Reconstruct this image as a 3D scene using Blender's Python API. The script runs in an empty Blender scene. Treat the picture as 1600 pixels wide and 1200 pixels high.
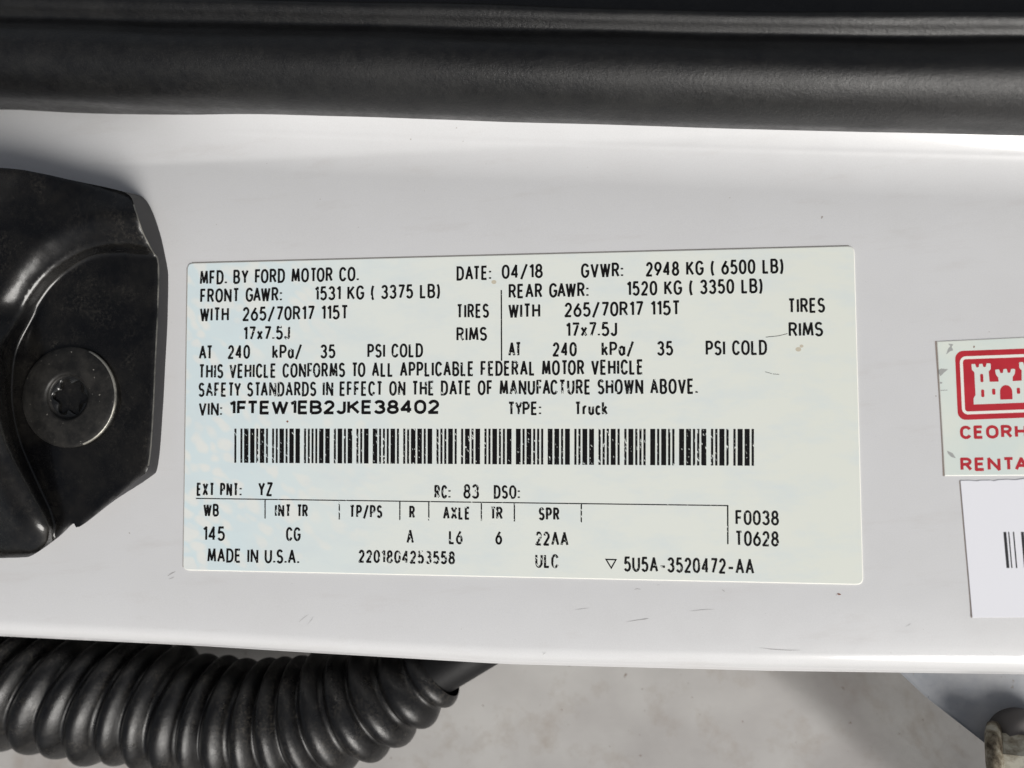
import bpy, bmesh, math, random
from mathutils import Vector, Matrix, noise
from mathutils.geometry import delaunay_2d_cdt, tessellate_polygon
random.seed(7)
S = bpy.context.scene
C = S.collection
R = math.radians

# ------------------------------------------------------------------ camera
W, H, F = 1600.0, 1200.0, 1400.0           # photograph pixels, focal length in pixels
KU, KV, Z0 = 9.4e-5, 4.0e-5, 0.1664        # tilt of the panel in the view, distance (m)
n = Vector((KU * F, KV * F, 1)).normalized()
Zw = -n
Xw = (Vector((1, 0, 0)) - n * n.x).normalized()
Yw = Zw.cross(Xw)
CAM = Vector((-Xw.z * Z0, -Yw.z * Z0, -Zw.z * Z0))
cd = bpy.data.cameras.new('camera')
cd.sensor_width = 36; cd.lens = 36 * F / W
cd.clip_start = 0.005; cd.clip_end = 50
cd.dof.use_dof = True; cd.dof.focus_distance = Z0; cd.dof.aperture_fstop = 14
cam = bpy.data.objects.new('camera', cd); C.objects.link(cam)
rot = Matrix(((Xw.x, -Xw.y, -Xw.z), (Yw.x, -Yw.y, -Yw.z), (Zw.x, -Zw.y, -Zw.z)))
cam.matrix_world = Matrix.Translation(CAM) @ rot.to_4x4()
S.camera = cam

# ------------------------------------------------------------------ daylight
SUN_EL, SUN_AZ = R(38), R(143)             # azimuth measured from +Y towards +X
w = bpy.data.worlds.new('World'); S.world = w; w.use_nodes = True
nt = w.node_tree; bg = nt.nodes['Background']
sky = nt.nodes.new('ShaderNodeTexSky'); sky.sky_type = 'NISHITA'; sky.sun_disc = False
sky.sun_elevation = SUN_EL; sky.sun_rotation = SUN_AZ
sky.air_density = 1.0; sky.dust_density = 4.0; sky.ozone_density = 1.0
hs = nt.nodes.new('ShaderNodeHueSaturation'); hs.inputs['Saturation'].default_value = 0.35
nt.links.new(sky.outputs[0], hs.inputs['Color']); nt.links.new(hs.outputs[0], bg.inputs[0])
bg.inputs[1].default_value = 0.05
sd = bpy.data.lights.new('sun', 'SUN'); sd.energy = 2.4; sd.angle = R(32); sd.color = (1, 0.975, 0.935)
sun = bpy.data.objects.new('sun', sd); C.objects.link(sun)
sv = Vector((math.cos(SUN_EL) * math.sin(SUN_AZ), math.cos(SUN_EL) * math.cos(SUN_AZ), math.sin(SUN_EL)))
sun.rotation_euler = sv.to_track_quat('Z', 'Y').to_euler(); sun.location = sv * 2
S.view_settings.view_transform = 'Standard'; S.view_settings.look = 'None'
S.view_settings.gamma = 1; S.view_settings.use_curve_mapping = False
S.view_settings.exposure = 0.4

# ------------------------------------------------------------------ helpers
MM = 0.001
def at(u, v, h=0.0):
    """The place h metres above the panel's face that lies on the photograph's ray (u, v)."""
    d = Vector(((u - W / 2) / F, (v - H / 2) / F, 1))
    dw = Vector((Xw.dot(d), Yw.dot(d), Zw.dot(d)))
    t = (h - CAM.z) / dw.z
    return CAM + dw * t
def mesh_obj(name, verts, faces, mat, parent=None, smooth=False, wear=None):
    me = bpy.data.meshes.new(name); me.from_pydata([tuple(p) for p in verts], [], faces); me.update()
    if smooth: me.polygons.foreach_set('use_smooth', [True] * len(me.polygons))
    if wear is not None:
        a = me.attributes.new('wear', 'FLOAT', 'POINT')
        a.data.foreach_set('value', wear if isinstance(wear, list) else [wear] * len(verts))
    me.materials.append(mat)
    o = bpy.data.objects.new(name, me); C.objects.link(o)
    if parent: o.parent = parent
    return o
def tag(o, label, cat, group=None):
    o['label'] = label; o['category'] = cat
    if group: o['group'] = group
    return o
def empty(name, loc=(0, 0, 0)):
    o = bpy.data.objects.new(name, None); C.objects.link(o); o.empty_display_size = 0.01
    return o
def fix_normals(o):
    bm = bmesh.new(); bm.from_mesh(o.data); bmesh.ops.recalc_face_normals(bm, faces=bm.faces); bm.to_mesh(o.data); bm.free()
def smoothstep(a, b, x):
    t = max(0, min(1, (x - a) / (b - a))); return t * t * (3 - 2 * t)
def interp(pts, x):
    if x <= pts[0][0]:
        (a, b), (c, d) = pts[0], pts[1]
    elif x >= pts[-1][0]:
        (a, b), (c, d) = pts[-2], pts[-1]
    else:
        for k in range(len(pts) - 1):
            if pts[k][0] <= x <= pts[k + 1][0]:
                (a, b), (c, d) = pts[k], pts[k + 1]; break
    return b + (d - b) * (x - a) / (c - a)
def spline(pts, n):
    """Catmull-Rom through the points, n samples per span."""
    out = []; P = [Vector(p) for p in pts]
    for i in range(len(P) - 1):
        p0 = P[i - 1] if i else P[0] * 2 - P[1]
        p1, p2 = P[i], P[i + 1]
        p3 = P[i + 2] if i + 2 < len(P) else P[-1] * 2 - P[-2]
        for k in range(n):
            t = k / n
            out.append(0.5 * ((2 * p1) + (p2 - p0) * t + (2 * p0 - 5 * p1 + 4 * p2 - p3) * t * t + (3 * p1 - p0 - 3 * p2 + p3) * t ** 3))
    out.append(P[-1]); return out

# ------------------------------------------------------------------ materials
def mat(name, base=(0.5, 0.5, 0.5), rough=0.5, spec=0.5, coat=0.0, coat_rough=0.05, metal=0.0):
    m = bpy.data.materials.new(name); m.use_nodes = True
    b = m.node_tree.nodes['Principled BSDF']
    b.inputs['Base Color'].default_value = (*base, 1); b.inputs['Roughness'].default_value = rough
    b.inputs['Specular IOR Level'].default_value = spec; b.inputs['Metallic'].default_value = metal
    b.inputs['Coat Weight'].default_value = coat; b.inputs['Coat Roughness'].default_value = coat_rough
    return m
class N:
    """Small node-building shorthand."""
    def __init__(s, m):
        s.t = m.node_tree; s.b = s.t.nodes['Principled BSDF']
        s.pos = s.t.nodes.new('ShaderNodeNewGeometry').outputs['Position']
    def new(s, typ, **kw):
        nd = s.t.nodes.new(typ)
        for k, v in kw.items(): setattr(nd, k, v)
        return nd
    def link(s, a, b): s.t.links.new(a, b)
    def mapping(s, rot=(0, 0, 0), scale=(1, 1, 1), loc=(0, 0, 0), src=None):
        nd = s.new('ShaderNodeMapping')
        nd.inputs['Rotation'].default_value = rot; nd.inputs['Scale'].default_value = scale; nd.inputs['Location'].default_value = loc
        s.link(src or s.pos, nd.inputs[0]); return nd.outputs[0]
    def noise(s, scale, detail=3, rough=0.5, vec=None, dist=0.0):
        nd = s.new('ShaderNodeTexNoise'); nd.inputs['Scale'].default_value = scale; nd.inputs['Detail'].default_value = detail
        nd.inputs['Roughness'].default_value = rough; nd.inputs['Distortion'].default_value = dist
        s.link(vec or s.pos, nd.inputs['Vector']); return nd.outputs['Fac']
    def ramp(s, src, stops):
        nd = s.new('ShaderNodeValToRGB'); cr = nd.color_ramp
        while len(cr.elements) < len(stops): cr.elements.new(0.5)
        for e, (p, c) in zip(cr.elements, stops):
            e.position = p; e.color = (*c, 1) if isinstance(c, tuple) else (c, c, c, 1)
        s.link(src, nd.inputs[0]); return nd.outputs[0]
    def mix(s, fac, a, b):
        nd = s.new('ShaderNodeMix', data_type='RGBA')
        for v, k in ((fac, 0), (a, 6), (b, 7)):
            if isinstance(v, (int, float)): nd.inputs[k].default_value = v
            elif isinstance(v, tuple): nd.inputs[k].default_value = (*v, 1)
            else: s.link(v, nd.inputs[k])
        return nd.outputs[2]
    def math(s, op, a, b=0.0):
        nd = s.new('ShaderNodeMath', operation=op)
        for v, k in ((a, 0), (b, 1)):
            if isinstance(v, (int, float)): nd.inputs[k].default_value = v
            else: s.link(v, nd.inputs[k])
        return nd.outputs[0]
    def bump(s, src, dist, strength=1.0):
        nd = s.new('ShaderNodeBump'); nd.inputs['Distance'].default_value = dist; nd.inputs['Strength'].default_value = strength
        s.link(src, nd.inputs['Height']); s.link(nd.outputs[0], s.b.inputs['Normal'])
    def base(s, c): s.link(c, s.b.inputs['Base Color'])
    def rough(s, c): s.link(c, s.b.inputs['Roughness'])

m_paint = mat('white_paint', (0.76, 0.755, 0.765), 0.32, 0.5, 1.0, 0.09)
g = N(m_paint)
dirt = g.ramp(g.noise(60, 6, 0.65), [(0.45, (0.672, 0.674, 0.680)), (0.75, (0.652, 0.652, 0.655))])
speck = g.ramp(g.noise(900, 2, 0.5), [(0.775, 0.0), (0.80, 1.0)])
grain = g.ramp(g.noise(5200, 2, 0.6), [(0.3, (0.94, 0.94, 0.94)), (0.7, (1.0, 1.0, 1.0))])
mul = g.new('ShaderNodeMix', data_type='RGBA', blend_type='MULTIPLY'); mul.inputs[0].default_value = 1.0
g.link(dirt, mul.inputs[6]); g.link(grain, mul.inputs[7])
smear = g.ramp(g.noise(1.0, 6, 0.7, g.mapping(scale=(45, 220, 60), src=g.mapping(rot=(0, 0, R(-4))))), [(0.56, 0.0), (0.80, 0.36)])
g.base(g.mix(smear, g.mix(speck, mul.outputs[2], (0.30, 0.26, 0.23)), (0.50, 0.47, 0.45)))
g.rough(g.ramp(g.noise(180, 4), [(0.3, 0.28), (0.75, 0.42)]))
g.bump(g.noise(420, 2), 0.00003, 0.5)

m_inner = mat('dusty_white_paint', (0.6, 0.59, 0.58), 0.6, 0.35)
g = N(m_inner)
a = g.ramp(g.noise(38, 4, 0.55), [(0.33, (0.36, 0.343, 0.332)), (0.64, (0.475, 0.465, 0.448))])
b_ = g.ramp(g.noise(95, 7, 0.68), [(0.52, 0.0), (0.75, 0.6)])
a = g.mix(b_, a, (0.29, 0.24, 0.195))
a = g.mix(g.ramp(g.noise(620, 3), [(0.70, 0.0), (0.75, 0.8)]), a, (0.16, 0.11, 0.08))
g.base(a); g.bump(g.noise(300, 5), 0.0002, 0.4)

m_gusset = mat('dusty_grey_paint', (0.5, 0.5, 0.51), 0.5, 0.4)
g = N(m_gusset)
a = g.ramp(g.noise(70, 5, 0.6), [(0.38, (0.25, 0.265, 0.29)), (0.62, (0.40, 0.40, 0.41))])
a = g.mix(g.ramp(g.noise(420, 3), [(0.68, 0.0), (0.75, 0.8)]), a, (0.2, 0.16, 0.13))
g.base(a); g.bump(g.noise(350, 4), 0.00015, 0.4)

m_seal = mat('black_seal_rubber', (0.012, 0.012, 0.013), 0.42, 0.55)
g = N(m_seal)
mp = g.mapping(scale=(1, 1, 1))
dust = g.ramp(g.noise(70, 7, 0.75), [(0.45, 0.0), (0.80, 0.5)])
lint = g.ramp(g.noise(1500, 4, 0.75), [(0.5, 0.0), (0.8, 1.0)])
g.base(g.mix(g.math('MULTIPLY', dust, lint), g.ramp(g.noise(260, 6, 0.7), [(0.35, (0.003, 0.003, 0.0035)), (0.7, (0.010, 0.0098, 0.0093))]), (0.06, 0.052, 0.045)))
g.rough(g.math('ADD', g.ramp(g.noise(700, 5, 0.7), [(0.3, 0.0), (0.7, 0.14)]), g.ramp(g.noise(48, 5, 0.65), [(0.32, 0.24), (0.68, 0.42)])))
g.bump(g.noise(1500, 6, 0.75, mp), 0.00012, 0.7)

m_black = mat('black_coated_steel', (0.012, 0.012, 0.012), 0.3, 0.2, 0.65, 0.09)
g = N(m_black)
d = g.noise(120, 6, 0.7)
dust = g.ramp(g.noise(85, 7, 0.75, dist=0.5), [(0.50, 0.0), (0.80, 0.75)])
fine = g.ramp(g.noise(1500, 4, 0.75), [(0.46, 0.0), (0.78, 1.0)])
g.base(g.mix(g.math('MULTIPLY', dust, fine), g.ramp(d, [(0.4, (0.002, 0.002, 0.0023)), (0.75, (0.012, 0.011, 0.0095))]), (0.10, 0.09, 0.075)))
streak = g.ramp(g.noise(1.0, 6, 0.75, g.mapping(scale=(90, 420, 90), src=g.mapping(rot=(0, 0, R(50))))), [(0.3, 0.06), (0.72, 0.30)])
g.link(streak, g.b.inputs['Coat Roughness'])
g.rough(g.ramp(g.noise(260, 5, 0.7), [(0.3, 0.14), (0.7, 0.36)]))
g.bump(g.noise(900, 5, 0.7), 0.00006, 0.6)

m_edge = mat('black_edge_coat', (0.022, 0.021, 0.023), 0.55, 0.3)
m_worn_glint = mat('worn_and_glint_rim', (0.30, 0.29, 0.25), 0.35, 0.5, metal=0.8)  # bracket's worn rim, and the highlight painted on the bolt's rim
g = N(m_worn_glint)
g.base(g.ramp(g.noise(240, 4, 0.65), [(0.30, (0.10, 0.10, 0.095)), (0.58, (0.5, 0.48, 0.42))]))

m_bolt = mat('black_oxide_bolt', (0.028, 0.027, 0.026), 0.42, 0.3)
g = N(m_bolt)
a = g.ramp(g.noise(300, 5, 0.7), [(0.4, (0.010, 0.0098, 0.0095)), (0.75, (0.034, 0.032, 0.029))])
a = g.mix(g.ramp(g.noise(1500, 2), [(0.71, 0.0), (0.75, 1.0)]), a, (0.2, 0.19, 0.17))
g.base(a); g.bump(g.noise(1400, 4), 0.00005, 0.6)
m_socket = mat('socket_recess', (0.008, 0.008, 0.0075), 0.22, 0.8)

m_boot = mat('black_boot_rubber', (0.016, 0.016, 0.017), 0.32, 0.4)
g = N(m_boot)
dust = g.ramp(g.noise(130, 7, 0.75), [(0.44, 0.0), (0.74, 0.85)])
fine = g.ramp(g.noise(1800, 3, 0.7), [(0.45, 0.0), (0.75, 1.0)])
a = g.mix(g.math('MULTIPLY', dust, fine), (0.005, 0.005, 0.0055), (0.10, 0.09, 0.075))
g.base(a)
g.rough(g.ramp(g.noise(220, 6, 0.75), [(0.3, 0.20), (0.7, 0.50)]))
g.bump(g.noise(700, 6, 0.75), 0.00014, 0.5)

m_sleeve = mat('black_cable_sleeve', (0.006, 0.006, 0.0065), 0.5, 0.2)
g = N(m_sleeve); g.bump(g.noise(900, 5, 0.7), 0.00008, 0.5)
m_hex = mat('dirty_zinc_bolt', (0.42, 0.40, 0.34), 0.55, 0.4, metal=0.2)
g = N(m_hex)
a = g.ramp(g.noise(330, 5, 0.7), [(0.36, (0.05, 0.036, 0.022)), (0.5, (0.20, 0.17, 0.12)), (0.64, (0.40, 0.385, 0.32))])
a = g.mix(g.ramp(g.noise(700, 3), [(0.64, 0.0), (0.70, 0.9)]), a, (0.06, 0.045, 0.03))
g.base(a); g.bump(g.noise(700, 5), 0.00015, 0.6)
m_hexhead = mat('pale_zinc_head', (0.58, 0.57, 0.49), 0.5, 0.4)
g = N(m_hexhead)
g.base(g.ramp(g.noise(260, 5, 0.65), [(0.36, (0.20, 0.17, 0.12)), (0.54, (0.50, 0.48, 0.40))]))
m_lug = mat('grey_lug', (0.13, 0.12, 0.115), 0.6, 0.3)

# pale green security paper with a blue scale pattern strongest at the label's left end
m_label = mat('security_paper', (0.74, 0.78, 0.72), 0.42, 0.35, 0.25, 0.12)
g = N(m_label)
mp = g.mapping(scale=(240, 450, 1), src=g.mapping(rot=(0, 0, R(36))))
nd = g.new('ShaderNodeTexNoise'); nd.inputs['Scale'].default_value = 140; nd.inputs['Detail'].default_value = 2
g.link(g.pos, nd.inputs['Vector'])
va = g.new('ShaderNodeVectorMath', operation='ADD'); g.link(mp, va.inputs[0])
vs = g.new('ShaderNodeVectorMath', operation='SCALE'); g.link(nd.outputs['Color'], vs.inputs[0]); vs.inputs[3].default_value = 1.9
g.link(vs.outputs[0], va.inputs[1])
vor = g.new('ShaderNodeTexVoronoi', feature='SMOOTH_F1'); vor.inputs['Scale'].default_value = 1.0; vor.inputs['Smoothness'].default_value = 0.25
vor.inputs['Randomness'].default_value = 0.9
g.link(va.outputs[0], vor.inputs['Vector'])
dens = g.noise(75, 3)
cells = g.ramp(g.math('ADD', vor.outputs['Distance'], g.math('MULTIPLY', g.math('SUBTRACT', dens, 0.5), 0.8)), [(0.28, 0.0), (0.54, 1.0)])
sep = g.new('ShaderNodeSeparateXYZ'); g.link(g.pos, sep.inputs[0])
wig = g.math('ADD', sep.outputs[0], g.math('MULTIPLY', g.math('SUBTRACT', g.noise(55, 3), 0.5), 0.055))
fade = g.math('MULTIPLY', g.math('ADD', g.math('MULTIPLY', wig, -1 / 0.045), -0.5), 1.15)   # 1 at the left end, 0 by the middle
cl = g.new('ShaderNodeClamp'); g.link(fade, cl.inputs[0])
ground = g.ramp(g.math('ADD', g.math('MULTIPLY', sep.outputs[0], 6.5), 0.5), [(0.12, (0.735, 0.78, 0.755)), (0.42, (0.755, 0.785, 0.74)), (0.72, (0.755, 0.782, 0.725)), (0.85, (0.745, 0.77, 0.705))])
tint = g.mix(g.math('MULTIPLY', cells, cl.outputs[0]), ground, (0.655, 0.76, 0.785))
pale = g.mix(g.math('MULTIPLY', g.math('SUBTRACT', 1.0, cells), g.math('MULTIPLY', cl.outputs[0], 0.6)), tint, (0.80, 0.80, 0.765))
cloud = g.ramp(g.noise(130, 5, 0.65, g.mapping(scale=(0.6, 1.4, 1))), [(0.45, 0.0), (0.70, 0.5)])
g.base(g.mix(cloud, pale, (0.64, 0.715, 0.74)))
g.bump(g.noise(900, 3), 0.00001, 0.4)

m_foil = mat('pale_green_sticker', (0.70, 0.76, 0.70), 0.32, 0.4, 0.3, 0.1)
g = N(m_foil)
g.base(g.ramp(g.noise(90, 3), [(0.35, (0.66, 0.735, 0.70)), (0.65, (0.735, 0.77, 0.70))]))
m_rim = mat('sticker_rim', (0.82, 0.82, 0.76), 0.45, 0.35)
m_white = mat('white_paper', (0.79, 0.795, 0.84), 0.55, 0.3)
m_brownedge = mat('brown_edge', (0.30, 0.25, 0.22), 0.8, 0.1)
m_scuff = mat('grey_scuff', (0.36, 0.37, 0.36), 0.6, 0.3)

def ink(name, col, rough=0.5):
    """Printing ink that has flaked off in slanting specks; the 'wear' attribute says how much."""
    m = mat(name, col, rough, 0.15); g = N(m)
    at_ = g.new('ShaderNodeAttribute', attribute_name='wear')
    mp = g.mapping(scale=(2700, 1000, 0), src=g.mapping(rot=(0, 0, R(-32))))
    fl = g.noise(1.0, 3, 0.6, mp)
    patch = g.noise(160, 3, 0.6)
    thr = g.math('ADD', g.math('MULTIPLY', at_.outputs['Fac'], 0.36), g.math('MULTIPLY', g.math('SUBTRACT', patch, 0.5), 0.28))
    a = g.math('SUBTRACT', fl, g.math('ADD', thr, 0.21))
    a = g.math('MULTIPLY', a, 22.0)
    c = g.new('ShaderNodeClamp'); g.link(a, c.inputs[0]); g.link(c.outputs[0], g.b.inputs['Alpha'])
    return m
m_ink = ink('black_ink', (0.005, 0.0045, 0.005), 0.6)
m_red = mat('red_ink', (0.47, 0.018, 0.032), 0.4, 0.4)
g = N(m_red); g.base(g.ramp(g.noise(260, 4), [(0.3, (0.43, 0.016, 0.028)), (0.7, (0.50, 0.022, 0.036))]))
m_redtext = m_red
m_bar2 = mat('black_toner', (0.02, 0.02, 0.024), 0.5, 0.3)
m_mark = mat('scratch_mark', (0.38, 0.37, 0.365), 0.7, 0.2)
m_rust = mat('rust_speck', (0.20, 0.07, 0.035), 0.8, 0.2)

# ------------------------------------------------------------------ the painted door-jamb panel
EDGE = [(-600, 966), (0, 1006), (300, 1021), (470, 1032), (790, 1051), (1200, 1062), (1600, 1068), (2200, 1074)]
Y_UP, Y_LO = at(800, 400).y, at(800, 915).y
def bend(y):
    """How far the face falls away above and below the flat strip that carries the stickers."""
    a = max(0.0, min(1.6, (y - Y_UP) / (13 * MM))); b = max(0.0, min(1.3, (Y_LO - y) / (11 * MM)))
    return -(0.62 * a * a + 0.55 * b * b) * MM
TOPL = [(-600, 146), (0, 152), (150, 160), (300, 167), (600, 177), (900, 186), (1250, 196.5), (1600, 205), (2200, 209)]
verts, faces = [], []
us = list(range(-600, 2201, 40)); prof_n = None
for u in us:
    e = at(u, interp(EDGE, u), -2.2 * MM); t = at(u, interp(TOPL, u), 3.2 * MM)
    x = e.x; Rb, Rt = 5.2 * MM, 17 * MM
    row = []
    th0 = R(41)
    cv_ = -0.36 + 1.36 * smoothstep(60, 480, u)
    yt0 = t.y - Rt * math.sin(th0)              # where the flat begins to roll away at the top
    for k in range(60, -1, -1):                 # the face rises in a cove towards the seal, with a faint ridge along it
        th = R(62) * k / 60; yy = yt0 + Rt * math.sin(th)
        rdg = 0.05 * MM * math.exp(-((yy - t.y + 3.6 * MM) / (0.38 * MM)) ** 2) * smoothstep(300, 380, u) * (0.75 + 0.5 * noise.noise(Vector((u / 140, 0, 9))))
        row.append((yy, Rt * (1 - math.cos(th)) * cv_ + rdg))
    ye = e.y + Rb                               # bottom roll starts here
    for k in range(1, 48): row.append((yt0 + (ye - yt0) * k / 48, 0.0))
    row.append((ye, 0))
    # a first soft shoulder, then a hemmed lip
    for k in range(1, 11):
        th = R(62) * k / 10; row.append((ye - Rb * 0.80 * math.sin(th), -Rb * 0.80 * (1 - math.cos(th))))
    y1, h1 = row[-1]
    for k in range(1, 9):
        th = R(35) + R(65) * k / 8
        row.append((y1 - 0.75 * MM * (math.sin(th) - math.sin(R(35))) - 0.00012 * k / 8, h1 - 0.1 * MM - 0.9 * MM * (math.cos(R(35)) - math.cos(th))))
    row.append((row[-1][0] + 0.4 * MM, -14 * MM)); row.append((row[-1][0] + 6 * MM, -16 * MM))
    prof_n = len(row)
    for (y, h) in row: verts.append((x, y, h + bend(y)))
for i in range(len(us) - 1):
    for j in range(prof_n - 1):
        a = i * prof_n + j; faces.append((a, a + 1, a + prof_n + 1, a + prof_n))
panel = mesh_obj('door_jamb_panel', verts, faces, m_paint, smooth=True); fix_normals(panel)
panel['kind'] = 'structure'; panel['label'] = 'white painted door jamb panel carrying the stickers'

# dusty body sheet far behind the panel's lower edge
HB = -44 * MM
bv, bf = [], []
nu, nv = 200, 100
for i in range(nu + 1):
    for j in range(nv + 1):
        u = -700 + 3000 * i / nu; v = 150 + 1500 * j / nv
        p = at(u, v, HB); e_ = ((1380 + (v - 1040) * 1.13) - u) * 0.66        # pixels to the left of the slanted plate
        t_ = 135 - e_; p.z -= 0.17 * MM * min(330.0, max(0.0, t_) ** 2 / (max(0.0, t_) + 45.0))
        p.z += 1.2 * MM * (noise.noise(Vector((u / 330, v / 260, 3)))) + 2.5 * MM * smoothstep(1100, 1500, v)
        bv.append(p)
for i in range(nu):
    for j in range(nv):
        a = i * (nv + 1) + j; bf.append((a, a + nv + 1, a + nv + 2, a + 1))
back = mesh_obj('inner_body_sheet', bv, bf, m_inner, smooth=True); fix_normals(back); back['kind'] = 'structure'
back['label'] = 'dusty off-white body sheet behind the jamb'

# scratches and specks on the panel
def slivers(name, items, mtl, parent):
    v, f = [], []
    for pts, wd in items:
        P = [at(a, b, 0.00004 + bend(at(a, b).y)) for a, b in pts]
        L = len(P)
        base = len(v)
        for k, p in enumerate(P):
            t = (P[min(k + 1, L - 1)] - P[max(k - 1, 0)]).normalized(); nn = Vector((-t.y, t.x, 0))
            ww = wd * 0.000119 * 0.30 * (0.25 if k in (0, L - 1) else 1)
            v += [p + nn * ww, p - nn * ww]
        for k in range(L - 1):
            a = base + 2 * k; f.append((a, a + 1, a + 3, a + 2))
    return mesh_obj(name, v, f, mtl, parent)
slivers('scratch_mark', [
    ([(978, 972), (995, 969), (1012, 967)], 1.1), ([(1000, 968.5), (1008, 967.3), (1013, 966.5)], 2.2),
    ([(1078, 955), (1095, 953), (1117, 952)], 0.9), ([(898, 953), (908, 951.5), (921, 950)], 0.8),
    ([(1187, 1012), (1205, 1014.5), (1230, 1016), (1252, 1016)], 0.9), ([(1128, 921), (1131, 923.5), (1133, 924)], 1.8),
    ([(991, 921), (996, 920), (1001, 921)], 1.2), ([(1097, 980), (1099, 981)], 1.4), ([(1195, 958), (1197, 959)], 1.8),
    ([(467, 972), (475, 965), (482, 960)], 0.9), ([(480, 976), (487, 968), (490, 963)], 0.8), ([(1415, 979), (1421, 976), (1423, 974)], 0.8),
    ([(1547, 1018), (1553, 1023)], 0.9), ([(848, 1023), (850, 1021), (853, 1020)], 1.4), ([(683, 310.5), (685, 311.5)], 1.6),
    ([(455, 911), (457, 912)], 1.3), ([(1027, 914), (1031, 914)], 1.6), ([(1453, 690), (1462, 687)], 0.8),
    ([(262, 900), (268, 896), (274, 893)], 2.6), ([(264, 905), (269, 903), (272, 902)], 1.6), ([(752, 1006), (753, 1007)], 1.8),
    ([(267, 503), (269, 505)], 1.4), ([(1368, 681), (1369, 682.5)], 1.4), ([(1352, 440), (1354, 441)], 1.2)], m_mark, panel)
slivers('rust_speck', [([(1308, 927.5), (1311, 928.5), (1314, 929)], 4.2), ([(1306, 930), (1309, 929)], 1.5)], m_rust, panel)

# ------------------------------------------------------------------ weatherstrip
PROF = [(-0.2, -9), (-0.35, -3.0), (-0.6, 0), (-0.6, 2.5), (0.1, 5.4), (1.7, 8.2), (4.0, 10.4), (6.6, 11.3), (9.0, 10.7), (10.9, 9.4), (12.3, 8.2), (13.2, 7.8),
        (14.0, 8.3), (14.9, 9.2), (16.0, 9.6), (17.0, 8.8), (17.6, 6.2), (18.0, 2.0), (18.5, -4), (21, -10), (36, -12)]
prof = spline([(a, b, 0) for a, b in PROF], 5)
verts, faces = [], []
us = list(range(-600, 2201, 25))
for u in us:
    c = at(u, interp(TOPL, u), 3.4 * MM)
    s = 1.0 + 0.02 * math.sin(u / 260.0)
    for p in prof:
        wv = 0.16 * MM * noise.noise(Vector((u / 170.0, p.x * 0.25, p.y * 0.2)))
        verts.append((c.x, c.y + p.x * MM * s + wv, 3.4 * MM + p.y * MM * s + wv))
L = len(prof)
for i in range(len(us) - 1):
    for j in range(L - 1):
        a = i * L + j; faces.append((a, a + L, a + L + 1, a + 1))
seal = mesh_obj('weatherstrip', verts, faces, m_seal, smooth=True); fix_normals(seal)
tag(seal, 'black rubber weatherstrip bulb running along the top of the white panel', 'weatherstrip')

m_trim = mat('dark_cab_trim', (0.012, 0.012, 0.013), 0.7, 0.2)
tv_, tf_ = [], []
for i in range(29):
    for j in range(13):
        p = at(-600 + 100 * i, 40 - 60 * j, -8 * MM); p.z = (-8 - 3 * smoothstep(0, 4, j)) * MM + 0.4 * MM * noise.noise(Vector((i * .4, j * .5, 2))); tv_.append(p)
for i in range(28):
    for j in range(12):
        a = i * 13 + j; tf_.append((a, a + 13, a + 14, a + 1))
trim = mesh_obj('cab_trim_surface', tv_, tf_, m_trim, smooth=True); fix_normals(trim); trim['kind'] = 'structure'
trim['label'] = 'dark cab trim beyond the weatherstrip'

# ------------------------------------------------------------------ hinge bracket with its bolt
TOPO = [(-420, 240), (-200, 252), (0, 262), (60, 270), (110, 281), (180, 296), (203, 306), (211, 326), (222, 360), (238, 392), (246, 404), (248, 430), (246, 500),
        (243, 560), (239, 650), (232, 728), (216, 748), (170, 786), (124, 823), (113, 818), (88, 841), (52, 867), (33, 871), (0, 872), (-200, 878), (-420, 884)]
BASO = [(-420, 246), (-200, 258), (0, 268), (60, 274), (110, 284), (182, 298), (219, 306), (236, 325), (252, 366), (260, 400), (263, 416), (265, 436), (264, 500),
        (261, 560), (256, 648), (249, 726), (236, 746), (182, 780), (128, 820), (117, 816), (92, 838), (54, 864), (34, 868), (0, 869), (-200, 874), (-420, 880)]
CREASE = [p.to_2d() for p in spline([(420, 404, 0), (247, 404, 0), (190, 401, 0), (150, 405, 0), (112, 424, 0), (80, 452, 0), (52, 494, 0), (26, 543, 0), (18, 590, 0), (19, 640, 0), (32, 695, 0), (58, 755, 0), (81, 808, 0), (80, 845, 0), (40, 950, 0)], 18)]
def crease_dist(x, y):
    best = 1e9; sgn = 1
    for k in range(len(CREASE) - 1):
        a, b = CREASE[k], CREASE[k + 1]; d = b - a; p = Vector((x, y))
        t = max(0, min(1, (p - a).dot(d) / d.length_squared)); q = a + d * t
        l = (p - q).length
        if l < best - 1e-9:
            best = l; sgn = 1 if (d.x * (y - a.y) - d.y * (x - a.x)) > 0 else -1
    return best * sgn                 # positive on the raised side
def hb(x, y):
    d = crease_dist(x, y)
    h = 4.6                                          # pocket floor
    h += 2.6 * smoothstep(-1, 26, d)
    if d > 0:
        up = smoothstep(600, 470, y)
        h += up * (2.6 * smoothstep(15, 75, d) - 3.0 * smoothstep(55, 130, d) * smoothstep(60, 200, x) )
        h += up * 6.0 * smoothstep(60, 320, d) * smoothstep(120, -60, x)
        lo = 1 - up
        # the glossy swelling below: a quarter-round roll that runs down to a rounded nose
        q = max(0.0, min(1.0, d / 54.0)); e = max(0.0, min(1.0, (868 - y) / 62.0))
        h += lo * ((3.2 + 8.5 * max(0.0, min(1.0, (868 - y) / 310.0))) * math.sqrt(max(0.0, 1 - (1 - q) ** 2)) * math.sqrt(max(0.0, 1 - (1 - e) ** 2)) - 2.6 * smoothstep(-1, 26, d))
        h -= lo * 3.5 * smoothstep(46, 130, d)
    h += 0.16 * noise.noise(Vector((x / 60, y / 50, 0))) + 0.03 * noise.noise(Vector((x / 17, y / 15, 5)))
    return h * MM
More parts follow.
